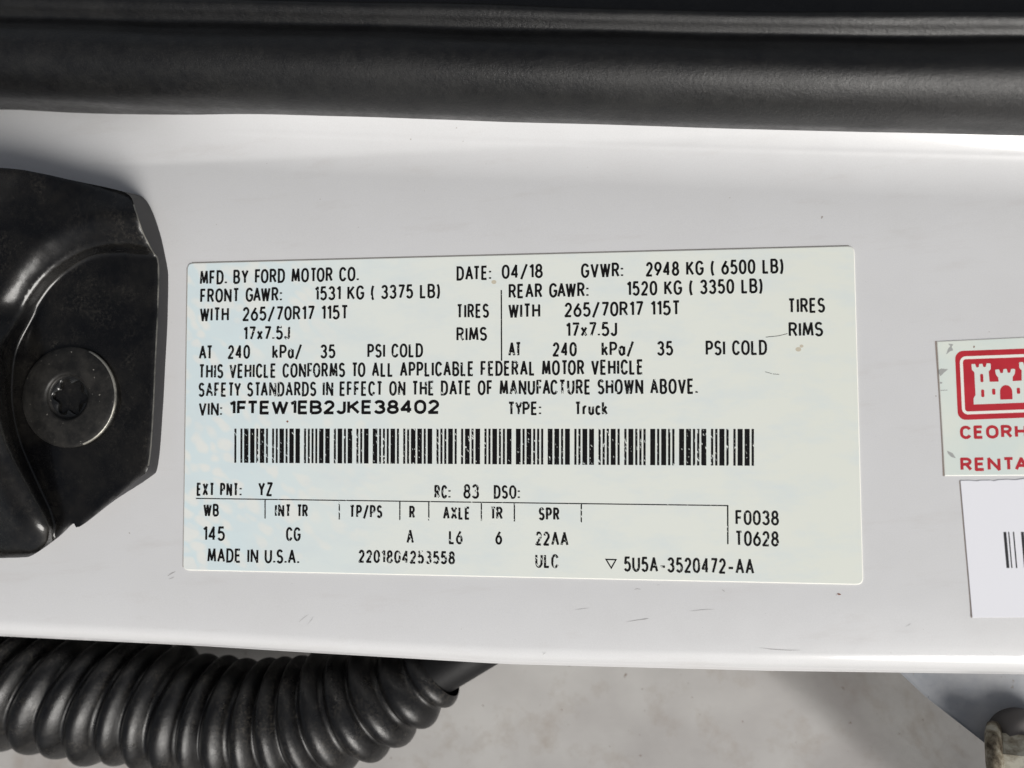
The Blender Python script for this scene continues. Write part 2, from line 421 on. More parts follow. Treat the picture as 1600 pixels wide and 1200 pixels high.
sm = lambda P: [(p.x, p.y) for p in spline([(a, b, 0) for a, b in P], 4)]
TOPO, BASO = sm(TOPO), sm(BASO)
ring = []
for i in range(len(TOPO) - 1):
    (a, b), (c, d) = TOPO[i], TOPO[i + 1]; nn = max(1, int(math.hypot(c - a, d - b) / 9))
    (e, f_), (g_, h_) = BASO[i], BASO[i + 1]
    for k in range(nn): t = k / nn; ring.append(((a + (c - a) * t, b + (d - b) * t), (e + (g_ - e) * t, f_ + (h_ - f_) * t)))
ring.append((TOPO[-1], BASO[-1]))
def inside(poly, x, y):
    r = False; j = len(poly) - 1
    for i in range(len(poly)):
        xi, yi = poly[i]; xj, yj = poly[j]
        if (yi > y) != (yj > y) and x < (xj - xi) * (y - yi) / (yj - yi) + xi: r = not r
        j = i
    return r
outl = [r[0] for r in ring]
pts = [Vector(p) for p in outl]; nE = len(pts)
def edge_gap(x, y):
    m = 1e9
    for k in range(nE):
        a, b = pts[k], pts[(k + 1) % nE]; d = b - a; p = Vector((x, y))
        t = max(0, min(1, (p - a).dot(d) / max(d.length_squared, 1e-9))); m = min(m, (p - a - d * t).length)
    return m
allp = list(pts)
CF = CREASE
for k in range(1, len(CF) - 1):
    tg = (CF[k + 1] - CF[k - 1]).normalized(); nr_ = Vector((-tg.y, tg.x))
    for off in (-4, 0, 3, 6, 10):
        q = CF[k] + nr_ * off
        if inside(outl, q.x, q.y) and edge_gap(q.x, q.y) > 3: allp.append(q.copy())
x = -416
while x < 250:
    stp = 5 if x > -40 else 14
    y = 236
    while y < 890:
        xx, yy = x + random.uniform(-.6, .6), y + random.uniform(-.6, .6)
        if inside(outl, xx, yy) and edge_gap(xx, yy) > 2.5 and not -7 < crease_dist(xx, yy) < 13: allp.append(Vector((xx, yy)))
        y += stp
    x += stp
cv, ce, cf, *_ = delaunay_2d_cdt(allp, [(k, (k + 1) % nE) for k in range(nE)], [], 1, 1e-4)
bracket = empty('hinge_bracket')
tag(bracket, 'black pressed steel hinge bracket with a recessed pocket, bolted to the white panel', 'bracket')
tv = []
for p in cv:
    h = hb(p.x, p.y); e = edge_gap(p.x, p.y)
    tv.append(at(p.x, p.y, h - 0.35 * MM * smoothstep(5, 0, e)))
body = mesh_obj('bracket_body', tv, [tuple(f) for f in cf], m_black, bracket, smooth=True); fix_normals(body)
sv_, sf = [], []
for (tp, bp) in ring:
    h = hb(*tp) - 0.35 * MM
    a = at(tp[0], tp[1], h); b = at(bp[0], bp[1], -0.7 * MM)
    sv_ += [a, a + (b - a) * 0.5 + Vector((0.15 * MM, 0, 0)), b]
for k in range(len(ring)):
    for j in range(2):
        a, b = 3 * k + j, 3 * ((k + 1) % len(ring)) + j; sf.append((a, a + 1, b + 1, b))
side = mesh_obj('bracket_side', sv_, sf, m_edge, bracket, smooth=True)
# bare metal where the coat has worn from the rim
rv, rf = [], []
rp = [r[0] for r in ring if r[0][0] > 205 and 318 < r[0][1] < 735]
for k, (u, v) in enumerate(rp):
    h = hb(u, v) - 0.30 * MM; wd = 1.3 + 0.9 * noise.noise(Vector((k * 0.7, 0, 0)))
    rv += [at(u - wd, v, h + 0.05 * MM), at(u + 0.9, v, h + 0.02 * MM)]
for k in range(len(rp) - 1):
    rf.append((2 * k, 2 * k + 1, 2 * k + 3, 2 * k + 2))
mesh_obj('worn_edge', rv, rf, m_worn_glint, bracket, smooth=True)

def lathe(name, rings, c, segs, mtl, parent, smooth=True, warp=None, span=None):
    """Surface of revolution about the panel normal; rings = [(radius, height)]."""
    v, f = [], []
    for (r, h) in rings:
        for k in range(segs):
            a = 2 * math.pi * k / segs; rr = r * (warp(a, h) if warp else 1)
            v.append((c.x + rr * math.cos(a), c.y + rr * math.sin(a), h))
    for i in range(len(rings) - 1):
        for k in range(segs):
            if span and not span[0] < ((k + 0.5) * 360 / segs + 180) % 360 - 180 < span[1]: continue
            a, b = i * segs + k, i * segs + (k + 1) % segs; f.append((a, b, b + segs, a + segs))
    o = mesh_obj(name, v, f, mtl, parent, smooth=smooth); return o
HF = 4.75 * MM
px = 0.119 * MM * (0.166 * 1.06 - HF) / 0.166
bc = at(106, 620, HF + 1.2 * MM)
bolt = lathe('bolt', [(79 * px, HF - 0.6 * MM), (79.5 * px, HF + 0.3 * MM), (79 * px, HF + 0.62 * MM), (77.5 * px, HF + 0.76 * MM), (70 * px, HF + 0.98 * MM), (58 * px, HF + 1.22 * MM), (46 * px, HF + 1.38 * MM), (39 * px, HF + 1.42 * MM), (36.5 * px, HF + 1.36 * MM), (34.6 * px, HF + 1.0 * MM)], bc + Vector((-0.2 * MM, 0, 0)), 72, m_bolt, bracket)
bcs = bc + Vector((-0.2 * MM, 0, 0))
lathe('bolt_rim', [(79.8 * px, HF + 0.42 * MM), (79.4 * px, HF + 0.68 * MM), (78.3 * px, HF + 0.81 * MM), (77.2 * px, HF + 0.83 * MM)], bcs, 72, m_worn_glint, bolt, span=(-70, 66))  # bright arc on one side only: the washer rim's highlight, painted in
lathe('socket', [(34.65 * px, HF + 1.02 * MM), (34.0 * px, HF + 0.55 * MM), (32.5 * px, HF + 0.5 * MM), (31 * px, HF + 0.46 * MM)], bcs, 72, m_bolt, bolt)
tr = [(31.2, 0.46, 0), (27.0, 0.44, 1), (26.4, 0.1, 1), (25.5, -3.0, 1), (12, -3.2, 0.3), (0.02, -3.3, 0)]
v, f = [], []
for (r, h, k_) in tr:
    for k in range(96):
        a = 2 * math.pi * k / 96; rr = r * px * (1 + 0.17 * k_ * math.cos(6 * a + 0.4) - 0.05 * k_)
        v.append((bcs.x + rr * math.cos(a), bcs.y + rr * math.sin(a), HF + h * MM))
for i in range(len(tr) - 1):
    for k in range(96):
        a, b = i * 96 + k, i * 96 + (k + 1) % 96; f.append((a, b, b + 96, a + 96))
mesh_obj('drive_recess', v, f, m_socket, bolt, smooth=True)

# ------------------------------------------------------------------ ribbed rubber boot under the panel's edge
boot = empty('wiring_boot')
tag(boot, 'black ribbed rubber wiring boot curving below the bottom edge of the panel', 'wiring boot')
HC = -24 * MM
# axis pixel x, y, radius (px), lean of the ribs (deg)
AX = [(-700, 1030, 106, 24), (-430, 1052, 106, 26), (-230, 1060, 106, 26), (-120, 1064, 106, 26), (0, 1072, 106, 25), (120, 1086, 105, 22), (240, 1104, 102, 15), (330, 1122, 98, 8), (410, 1128, 98, 0), (470, 1122, 96, -10),
      (530, 1108, 92, -20), (585, 1090, 84, -28), (630, 1073, 74, -33), (665, 1058, 60, -36), (690, 1046, 54, -38)]
fine = spline([(a, b, 0) for a, b, *_ in AX], 40)
fr = spline([(c, d, 0) for _, _, c, d in AX], 40)
cum = [0]
for k in range(1, len(fine)): cum.append(cum[-1] + (fine[k] - fine[k - 1]).length)
rings, NS = [], 64
d = 0.0; pitches = []
while d < cum[-1] - 5:
    frac = d / cum[-1]
    p = random.uniform(-5, 5) + 42 - 2 * smoothstep(0.45, 0.6, frac) + 3 * smoothstep(0.75, 1, frac)
    pitches.append((d, min(p, cum[-1] - d))); d += p
def sample(dist):
    k = 0
    lo, hi = 0, len(cum) - 1
    while hi - lo > 1:
        m = (lo + hi) // 2
        if cum[m] <= dist: lo = m
        else: hi = m
    t = (dist - cum[lo]) / max(1e-9, cum[hi] - cum[lo])
    return fine[lo].lerp(fine[hi], t), fr[lo].lerp(fr[hi], t)
verts, faces = [], []; nr = 0
for ri, (d0, p) in enumerate(pitches):
    amp = 0.24 + random.uniform(-0.045, 0.03); rsz = random.uniform(0.96, 1.03); jx, jy, jl = random.uniform(-1.5, 1.5), random.uniform(-2.5, 2.5), random.uniform(-3, 3)
    for k in range(12):
        t = k / 12
        c, q = sample(d0 + p * t)
        prof_r = 1 - amp * (1 - max(0.0, math.sin(math.pi * t)) ** 0.85)
        ctr = at(c.x + jx, c.y + jy, HC); rad = q.x * 0.119 * MM * 1.15 * prof_r * rsz
        lean = R(q.y + jl * math.sin(math.pi * t))
        ax = Vector((math.cos(lean), -math.sin(lean), 0.10)).normalized()
        e1 = Vector((0, 0, 1)); e1 = (e1 - ax * e1.dot(ax)).normalized(); e2 = ax.cross(e1)
        for s in range(NS):
            a = 2 * math.pi * s / NS
            wob = 1 + 0.012 * noise.noise(Vector((math.cos(a) * 2, math.sin(a) * 2, ri * 1.7)))
            verts.append(ctr + (e1 * math.cos(a) * 0.9 + e2 * math.sin(a)) * rad * wob)
        nr += 1
for i in range(nr - 1):
    for s in range(NS):
        a, b = i * NS + s, i * NS + (s + 1) % NS; faces.append((a, b, b + NS, a + NS))
bel = mesh_obj('bellows', verts, faces, m_boot, boot, smooth=True); fix_normals(bel)
def tube(name, path, radii, mtl, parent, ns=28, cap=True):
    v, f = [], []
    for k, p in enumerate(path):
        t = (path[min(k + 1, len(path) - 1)] - path[max(k - 1, 0)]).normalized()
        e1 = t.orthogonal().normalized() if k == 0 else (e1 - t * e1.dot(t)).normalized()
        e2 = t.cross(e1)
        for s in range(ns):
            a = 2 * math.pi * s / ns; v.append(p + (e1 * math.cos(a) + e2 * math.sin(a)) * radii[k])
    for i in range(len(path) - 1):
        for s in range(ns):
            a, b = i * ns + s, i * ns + (s + 1) % ns; f.append((a, b, b + ns, a + ns))
    if cap: f += [tuple(range(ns - 1, -1, -1)), tuple(range((len(path) - 1) * ns, len(path) * ns))]
    o = mesh_obj(name, v, f, mtl, parent, smooth=True); fix_normals(o); return o
tp = [at(632, 1073, HC), at(668, 1051, HC), at(708, 1027, HC), at(768, 991, HC - 1 * MM), at(890, 918, HC - 4 * MM)]
tube('cable_sleeve', tp, [5.9 * MM, 5.9 * MM, 5.9 * MM, 5.9 * MM, 5.9 * MM], m_sleeve, boot)
lp = [at(672, 1062, HC), at(683, 1056, HC), at(690, 1052, HC)]

# ------------------------------------------------------------------ gusset plate and hex bolt at lower right
HG = -20 * MM
gp = [(1330, 985), (1405, 1050), (1450, 1092), (1500, 1131), (1545, 1166), (1600, 1205), (1760, 1330), (2150, 1330), (2150, 985)]
v = [at(a, b, HG) for a, b in gp] + [at(a, b, HG) + Vector((0, 0, -1.2 * MM)) for a, b in gp]
nG = len(gp)
f = [tuple(range(nG - 1, -1, -1))] + [(k, (k + 1) % nG, nG + (k + 1) % nG, nG + k) for k in range(nG)] + [tuple(range(nG, 2 * nG))]
gus = mesh_obj('gusset_plate', v, f, m_gusset); fix_normals(gus)
bm = bmesh.new(); bm.from_mesh(gus.data); bmesh.ops.bevel(bm, geom=[e for e in bm.edges], offset=0.0004, segments=2, affect='EDGES'); bm.to_mesh(gus.data); bm.free()
tag(gus, 'grey slanted steel plate standing in front of the dusty sheet, beside the hex bolt', 'plate')
hexb = empty('hex_bolt')
tag(hexb, 'dirty zinc hex bolt with a round flange on the slanted grey plate', 'bolt')
def axis_lathe(name, c, ax, rings, segs, mtl, parent, smooth=True, hexa=False):
    ax = ax.normalized(); e1 = Vector((0, 0, 1)); e1 = (e1 - ax * e1.dot(ax)).normalized(); e2 = ax.cross(e1)
    v, f = [], []
    for (r, h) in rings:
        for k in range(segs):
            a = 2 * math.pi * (k + 0.5) / segs; v.append(c + ax * h + (e1 * math.cos(a) + e2 * math.sin(a)) * max(r, 1e-6))
    for i in range(len(rings) - 1):
        for k in range(segs):
            a, b = i * segs + k, i * segs + (k + 1) % segs; f.append((a, b, b + segs, a + segs))
    f += [tuple(range(segs - 1, -1, -1)), tuple(range((len(rings) - 1) * segs, len(rings) * segs))]
    o = mesh_obj(name, v, f, mtl, parent, smooth=smooth); fix_normals(o); return o
bax = Vector((0.93, 0.05, 0.38))
c0 = at(1556, 1186, -15.5 * MM)
axis_lathe('flange', c0, bax, [(0, -1.6 * MM), (4.8 * MM, -1.5 * MM), (6.4 * MM, -1.0 * MM), (6.75 * MM, -0.2 * MM), (6.6 * MM, 0.7 * MM), (5.8 * MM, 1.2 * MM), (4.5 * MM, 1.5 * MM)], 48, m_hex, hexb)
hx = axis_lathe('bolt_head', c0, bax, [(4.9 * MM, 1.3 * MM), (4.9 * MM, 5.6 * MM), (4.3 * MM, 6.2 * MM), (0, 6.3 * MM)], 6, m_hexhead, hexb, smooth=False)
lug = axis_lathe('lug', at(1595, 1152, -18.5 * MM), Vector((0.25, 0.1, 1)), [(5.2 * MM, -3 * MM), (5.2 * MM, 2.5 * MM), (4.8 * MM, 3.6 * MM), (3.6 * MM, 4.0 * MM), (0, 4.1 * MM)], 40, m_lug, hexb)

# ------------------------------------------------------------------ lettering
def arc(cx, cy, rx, ry, a0, a1, n=9):
    return [(cx + rx * math.cos(R(a0 + (a1 - a0) * k / n)), cy + ry * math.sin(R(a0 + (a1 - a0) * k / n))) for k in range(n + 1)]
E_ = lambda *p: list(p)
# every letter: (advance width, strokes); unit square, closed strokes end on their first point
G = {
 'A': (1.0, [E_((0, 0), (.5, 1), (1, 0)), E_((.17, .34), (.83, .34))]),
 'B': (.86, [E_((.02, 0), (.02, 1), (.5, 1)) + arc(.5, .76, .36, .24, 90, -90)[1:] + [(.02, .52)], E_((.5, .52)) + arc(.5, .26, .44, .26, 90, -90) + [(.02, 0)]]),
 'C': (.86, [arc(.55, .62, .5, .38, 25, 180) + arc(.55, .38, .5, .38, 180, 335)]),
 'D': (.9, [E_((.03, 0), (.03, 1), (.4, 1)) + arc(.4, .6, .55, .4, 90, 0)[1:] + arc(.4, .4, .55, .4, 0, -90) + [(.03, 0)]]),
 'E': (.72, [E_((.9, 1), (.05, 1), (.05, 0), (.9, 0)), E_((.05, .52), (.8, .52))]),
 'F': (.7, [E_((.92, 1), (.05, 1), (.05, 0)), E_((.05, .5), (.82, .5))]),
 'G': (.95, [arc(.55, .62, .52, .38, 28, 180) + arc(.55, .38, .52, .38, 180, 345) + [(1.05, .46), (.6, .46)]]),
 'H': (.92, [E_((.03, 0), (.03, 1)), E_((.97, 0), (.97, 1)), E_((.03, .52), (.97, .52))]),
 'I': (.16, [E_((.5, 0), (.5, 1))]),
 'J': (.6, [E_((.88, 1), (.88, .24)) + arc(.46, .24, .42, .24, 0, -170)[1:]]),
 'K': (.9, [E_((.03, 0), (.03, 1)), E_((.95, 1), (.06, .42)), E_((.32, .58), (1, 0))]),
 'L': (.68, [E_((.05, 1), (.05, 0), (.95, 0))]),
 'M': (1.15, [E_((.0, 0), (.12, 1), (.5, .12), (.88, 1), (1, 0))]),
 'N': (.96, [E_((.03, 0), (.03, 1), (.97, 0), (.97, 1))]),
 'O': (.98, [arc(.5, .62, .47, .38, 0, 180) + arc(.5, .38, .47, .38, 180, 360) + [(.97, .62)]]),
 'P': (.82, [E_((.03, 0), (.03, 1), (.5, 1)) + arc(.5, .73, .46, .27, 90, -90)[1:] + [(.03, .46)]]),
 'R': (.86, [E_((.03, 0), (.03, 1), (.5, 1)) + arc(.5, .75, .42, .25, 90, -90)[1:] + [(.03, .5)], E_((.5, .5), (.98, 0))]),
 'S': (.78, [arc(.5, .75, .40, .25, 25, 250) + arc(.5, .26, .44, .26, 80, -155)]),
 'T': (.8, [E_((0, 1), (1, 1)), E_((.5, 1), (.5, 0))]),
 'U': (.9, [E_((.03, 1), (.03, .36)) + arc(.5, .36, .47, .36, 180, 360)[1:] + [(.97, 1)]]),
 'V': (.95, [E_((0, 1), (.5, 0), (1, 1))]),
 'W': (1.3, [E_((0, 1), (.26, 0), (.5, .95), (.74, 0), (1, 1))]),
 'X': (.95, [E_((0, 0), (1, 1)), E_((0, 1), (1, 0))]),
 'Y': (.92, [E_((0, 1), (.5, .46), (1, 1)), E_((.5, .46), (.5, 0))]),
 'Z': (.85, [E_((.05, 1), (.95, 1), (.03, 0), (.98, 0))]),
 '0': (.82, [arc(.5, .62, .45, .38, 0, 180) + arc(.5, .38, .45, .38, 180, 360) + [(.95, .62)]]),
 '1': (.42, [E_((.05, .82), (.55, 1), (.55, 0))]),
 '2': (.8, [arc(.5, .71, .42, .29, 170, -25) + [(.03, 0), (.98, 0)]]),
 '3': (.8, [arc(.48, .76, .38, .24, 165, -80) + arc(.48, .27, .44, .27, 80, -160)]),
 '4': (.85, [E_((.72, 0), (.72, 1), (.02, .27), (1, .27))]),
 '5': (.8, [E_((.88, 1), (.22, 1), (.12, .56)) + arc(.46, .32, .46, .32, 125, -150)]),
 '6': (.82, [E_((.72, 1), (.16, .50)) + arc(.5, .31, .44, .31, 150, 510, 18)]),
 '7': (.78, [E_((.02, 1), (.97, 1), (.3, 0))]),
 '8': (.82, [arc(.5, .76, .36, .24, -90, 270, 16), arc(.5, .26, .45, .26, 90, 450, 16)]),
 '9': (.82, [E_((.28, 0), (.84, .50)) + arc(.5, .69, .44, .31, -30, 330, 18)]),
 'a': (.68, [arc(.45, .33, .42, .33, 0, 360, 16), E_((.9, .68), (.9, 0))]),
 'k': (.68, [E_((.05, 0), (.05, 1.02)), E_((.85, .66), (.08, .28)), E_((.36, .42), (.92, 0))]),
 'x': (.62, [E_((0, 0), (1, .66)), E_((0, .66), (1, 0))]),
 'r': (.46, [E_((.08, 0), (.08, .66)), arc(.55, .36, .46, .30, 175, 60, 6)]),
 'u': (.66, [E_((.05, .66), (.05, .26)) + arc(.48, .26, .43, .26, 180, 360)[1:] + [(.91, .66)], E_((.91, .3), (.91, 0))]),
 'c': (.6, [arc(.55, .33, .5, .33, 40, 320, 12)]),
 '/': (.8, [E_((.02, -.14), (.98, 1.08))]),
 '(': (.34, [arc(1.3, .45, 1.0, .68, 122, 238, 8)]),
 ')': (.34, [arc(-.3, .45, 1.0, .68, 58, -58, 8)]),
 ':': (.18, [E_((.5, .0), (.5, .13)), E_((.5, .52), (.5, .65))]),
 '.': (.18, [E_((.5, 0), (.5, .13))]),
 '-': (.5, [E_((.08, .36), (.92, .36))]),
 ' ': (.42, []),
}
GAP = 1.7                                # clear space between letters, photograph pixels
NARROW = {'I': 0.02, ':': 0.04, '.': 0.04, ' ': 0.34, '(': 0.22, ')': 0.22, '1': 0.36, '-': 0.72}
for ch_, (adv_, st_) in list(G.items()):                      # letters fill their cells, so the gaps come out even
    if ch_ in 'I:.' or not st_: continue
    xs = [p[0] for q in st_ for p in q]; x_lo, x_hi = min(xs), max(xs)
    G[ch_] = (adv_, [[((a - x_lo) / (x_hi - x_lo), b) for a, b in q] for q in st_])
class Ink:
    """Collects strokes as flat ribbons, each a hair above the one before."""
    def __init__(s, z): s.v, s.f, s.w, s.z, s.k = [], [], [], z, 0
    def stroke(s, P, wd, wear):
        P = [Vector((p[0], p[1])) for p in P]
        Q = [P[0]]
        for p in P[1:]:
            if (p - Q[-1]).length > wd * 0.05: Q.append(p)
        P = Q
        if len(P) < 2: return
        closed = (P[0] - P[-1]).length < wd * 0.4 and len(P) > 3
        if not closed:                              # sharp corners: two butted strokes instead of one pinched mitre
            for i in range(1, len(P) - 1):
                t1, t2 = (P[i] - P[i - 1]).normalized(), (P[i + 1] - P[i]).normalized()
                if t1.dot(t2) < 0.25:
                    s.stroke(P[:i] + [P[i] + t1 * wd * 0.28], wd, wear)
                    s.stroke([P[i] - t2 * wd * 0.28] + P[i + 1:], wd, wear); return
        if closed: P = P[:-1]
        z = s.z + 0.0000012 * (s.k % 7); s.k += 1
        nP = len(P); base = len(s.v)
        for i, p in enumerate(P):
            a = P[i - 1] if (i or closed) else None; b = P[(i + 1) % nP] if (i < nP - 1 or closed) else None
            if a is None: t = (b - p).normalized(); m = Vector((-t.y, t.x))
            elif b is None: t = (p - a).normalized(); m = Vector((-t.y, t.x))
            else:
                t1, t2 = (p - a).normalized(), (b - p).normalized()
                n1, n2 = Vector((-t1.y, t1.x)), Vector((-t2.y, t2.x))
                m = n1 + n2
                if m.length < 0.2: m = n1
                else:
                    m.normalize(); m = m / max(0.42, m.dot(n1))
            for sg in (1, -1): s.v.append((p.x + m.x * wd / 2 * sg, p.y + m.y * wd / 2 * sg, z)); s.w.append(wear)
        for i in range(nP if closed else nP - 1):
            a, b = base + 2 * i, base + 2 * ((i + 1) % nP); s.f.append((a, a + 1, b + 1, b))
    def poly(s, P, wear=0.0):
        z = s.z + 0.0000012 * (s.k % 7); s.k += 1
        base = len(s.v)
        for p in P: s.v.append((p[0], p[1], z)); s.w.append(wear)
        for t in tessellate_polygon([[Vector((p[0], p[1], 0)) for p in P]]): s.f.append(tuple(base + k for k in t))
    def build(s, name, m, parent):
        o = mesh_obj(name, s.v, s.f, m, parent, wear=s.w)
        me = o.data                                           # all faces look up
        bm = bmesh.new(); bm.from_mesh(me)
        for fc in bm.faces:
            fc.normal_update()
            if fc.normal.z < 0: fc.normal_flip()
        bm.to_mesh(me); bm.free(); return o
def write(I, s, x0, x1, yb, cap, slope, wd=2.7, wear=0.3, gap=GAP, z=0.0):
    """Set the string between photograph columns x0 and x1, its baseline starting at row yb."""
    o = at(x0, yb, z); e = at(x1, yb + slope * (x1 - x0), z); up = at(x0, yb - cap, z)
    ex = (e - o).to_2d(); Lx = ex.length; ex.normalize(); ey = Vector((-ex.y, ex.x)); hgt = (up - o).length
    pxm = hgt / cap; swd = wd * pxm
    step = swd + gap * pxm                                     # stroke centre to stroke centre between neighbours
    wdt = lambda c: NARROW.get(c, G[c][0])
    kern = lambda a, b: 0.62 if a + b in ('FT', 'LT', 'AT', 'TA', 'AV', 'VA', 'FA', 'TO', 'LY', 'TY', 'AW', 'AC', 'FO', 'GA', 'PA', 'TR', 'YP') else 1.0
    ks = [kern(s[k], s[k + 1]) for k in range(len(s) - 1)] + [1.0]
    sx = (Lx - swd - step * sum(ks[:-1])) / max(1e-6, sum(wdt(c) for c in s)); p = 0.0
    o2 = o.to_2d() + ex * swd / 2 + ey * swd / 2; hh = hgt - swd
    for c, kq in zip(s, ks):
        adv, st = wdt(c), G[c][1]
        for q in st: I.stroke([o2 + ex * (p + a * adv * sx) + ey * b * hh for a, b in q], swd, min(1.0, wear + random.uniform(-.08, .10)))
        p += adv * sx + step * kq

# ------------------------------------------------------------------ certification label
def rounded(P, r, n=7, rad=None):
    """Plane points of a quadrilateral with rounded corners (P anticlockwise seen from above)."""
    out = []
    for i, p in enumerate(P):
        rr = rad[i] if rad else r
        if rr <= 0: out.append(p.copy()); continue
        a = (P[i - 1] - p).normalized(); b = (P[(i + 1) % len(P)] - p).normalized()
        for k in range(n + 1):
            t = k / n; q0 = p + a * rr; q1 = p + b * rr
            out.append(q0 * (1 - t) ** 2 + p * 2 * t * (1 - t) + q1 * t * t)
    return out
def sheet(name, P, z0, z1, m, parent, rim=None, inset=0.0002):
    """A thin sticker: flat face, a softened rim and side walls."""
    nP = len(P); c = sum(P, Vector((0, 0))) / nP
    ins = []
    for i, p in enumerate(P):
        t = (P[(i + 1) % nP] - P[i - 1]).normalized(); ins.append(p + Vector((-t.y, t.x)) * inset)
    v = [(p.x, p.y, z1) for p in ins]
    f = [tuple(range(nP))]
    o = mesh_obj(name, v, f, m, parent)
    v2 = [(p.x, p.y, z1) for p in ins] + [(p.x + (q.x - p.x) * 0.3, p.y + (q.y - p.y) * 0.3, z1 - (z1 - z0) * 0.35) for p, q in zip(P, ins)] + [(p.x, p.y, z0) for p in P]
    f2 = []
    for L_ in range(2):
        for k in range(nP):
            a, b = L_ * nP + k, L_ * nP + (k + 1) % nP; f2.append((a, a + nP, b + nP, b))
    e = mesh_obj(name + '_rim', v2, f2, rim or m_rim, o); fix_normals(e)
    return o
P2 = lambda u, v: at(u, v, 0.0).to_2d()
ZL = 0.00024
lab = empty('certification_label')
tag(lab, 'large pale green vehicle certification label printed with black text and a barcode', 'label')
LC = [P2(286, 891), P2(1349, 914), P2(1335, 384), P2(293, 411)]
sheet('label_sheet', rounded(LC, 0.0013), 0.00002, ZL, m_label, lab)
m_edge_shade = mat('edge_shade', (0.36, 0.34, 0.32), 0.8, 0.1)  # colour of the shadow painted along the label's left and top edges
zi = ZL + 0.000008
def strip(name, pts, wd, z, m, parent):
    I = Ink(z); I.stroke([P2(*p) for p in pts], wd * .000119, 0); return I.build(name, m, parent)
strip('edge_shade_line', [(286.3, 886), (288, 780), (289.6, 650), (291.2, 530), (292.6, 418)], 2.2, 0.00003, m_edge_shade, lab)  # edge shadow drawn as a dark strip
strip('edge_shade_line', [(300, 410.3), (560, 403.6), (820, 396.9), (1080, 390.2), (1326, 383.9)], 1.6, 0.00003, m_edge_shade, lab)
def slope_at(v): return -0.0259 + (v - 411) * (0.0217 + 0.0259) / 480.0
ROWS = [
 [('MFD. BY FORD MOTOR CO.', 313, 561.5, 445.5, 22.3, .18)], [('DATE:', 713.7, 768, 439, 22.5, .18), ('04/18', 784.3, 848.5, 436.5, 22.5, .15)],
 [('GVWR:', 908, 974, 435, 23, .15), ('2948 KG ( 6500 LB)', 1009, 1224, 432.8, 23, .15)],
 [('FRONT GAWR:', 313.5, 441.5, 473.8, 22.3, .15), ('1531 KG ( 3375 LB)', 492, 688, 470.2, 22.3, .28)],
 [('REAR GAWR:', 795, 920, 467, 22.8, .2), ('1520 KG ( 3350 LB)', 979, 1191.5, 463, 23, .15)],
 [('WITH', 313, 358.5, 503, 22, .22), ('265/70R17 115T', 379.5, 545, 502.3, 22.3, .2)], [('TIRES', 713.7, 764.5, 498, 22.5, .28)],
 [('WITH', 794.5, 844.5, 497.5, 22.5, .3), ('265/70R17 115T', 882, 1063, 496.2, 23, .25)], [('TIRES', 1231, 1289, 490, 23.5, .15)],
 [('17x7.5J', 380.5, 454, 532, 21.5, .48)], [('RIMS', 713.5, 761.5, 533.6, 22, .5)], [('17x7.5J', 884, 964.5, 526.8, 22.5, .28)], [('RIMS', 1232, 1286, 526.8, 23, .22)],
 [('AT', 311.4, 333.5, 562, 22, .4), ('240', 356.5, 391.5, 561.4, 22, .3), ('kPa/', 426, 472.5, 561, 22, .32), ('35', 500.8, 524.8, 560.5, 22, .4), ('PSI COLD', 574.5, 661.5, 559.6, 22, .25)],
 [('AT', 794.5, 815, 557.3, 22.5, .55), ('240', 863.5, 901.5, 557.6, 22.5, .42), ('kPa/', 940, 991, 556.8, 22.5, .4), ('35', 1026.5, 1052, 556.2, 23, .3), ('PSI COLD', 1102.5, 1198.5, 556, 23.5, .25)],
 [('THIS VEHICLE CONFORMS TO ALL APPLICABLE FEDERAL MOTOR VEHICLE', 311.2, 1005.5, 591.8, 22.6, .36)],
 [('SAFETY STANDARDS IN EFFECT ON THE DATE OF MANUFACTURE SHOWN ABOVE.', 311, 1090.5, 620.5, 22.6, .42)],
 [('VIN:', 311.2, 348, 650, 21.3, .25)], [('TYPE:', 793.8, 846, 649, 21.5, .42), ('Truck', 898.3, 949.8, 649, 21.5, .42)],
 [('EXT PNT:', 308, 378.5, 774.8, 20.8, .36), ('YZ', 404, 427, 775.2, 22, .25)], [('RC:', 679, 704.6, 778.8, 21.2, .42), ('83', 724.3, 749, 779.2, 23, .5), ('DSO:', 771.8, 812.8, 779.3, 21.5, .42)],
 [('WB', 318.5, 343, 806.8, 20, .52)], [('INT TR', 430, 482, 807.5, 20, .5)], [('TP/PS', 546.5, 598, 809, 20.4, .5)], [('R', 639.8, 649, 810, 20, .42)], [('AXLE', 692.6, 735, 811.5, 20.5, .6)], [('TR', 766, 786, 811.6, 20.2, .6)], [('SPR', 842, 874.5, 813, 20.5, .48)],
 [('145', 317.5, 352.3, 844.8, 23, .3)], [('CG', 447.5, 470.5, 845.2, 22, .4)], [('A', 635.6, 647.3, 849.2, 22, .62)], [('L6', 701.7, 723.3, 850.2, 22.2, .55)], [('6', 774.2, 785, 850.8, 22, .4)], [('22AA', 836.5, 888.5, 852.2, 22.2, .52)],
 [('F0038', 1149, 1217, 820.2, 23.5, .4)], [('T0628', 1148.5, 1217, 852.8, 24, .32)],
 [('MADE IN U.S.A.', 324.8, 468.5, 878.3, 22.3, .32)], [('2201804253558', 560.5, 711.5, 879, 20.5, .64)], [('ULC', 836.5, 873, 887, 22, .55)], [('5U5A-3520472-AA', 974.8, 1178.3, 893, 24, .42)],
]
for row in ROWS:
    I = Ink(zi)
    for (s, x0, x1, yb, cap, wear) in row:
        write(I, s, x0, x1, yb, cap, slope_at(yb - 10), 3.5 if x0 < 790 else 3.6, wear * 0.78)
    I.build('text_line', m_ink, lab)
I = Ink(zi); write(I, '1FTEW1EB2JKE38402', 358.5, 687.5, 648, 21.8, slope_at(640), 4.6, .12, 2.1)
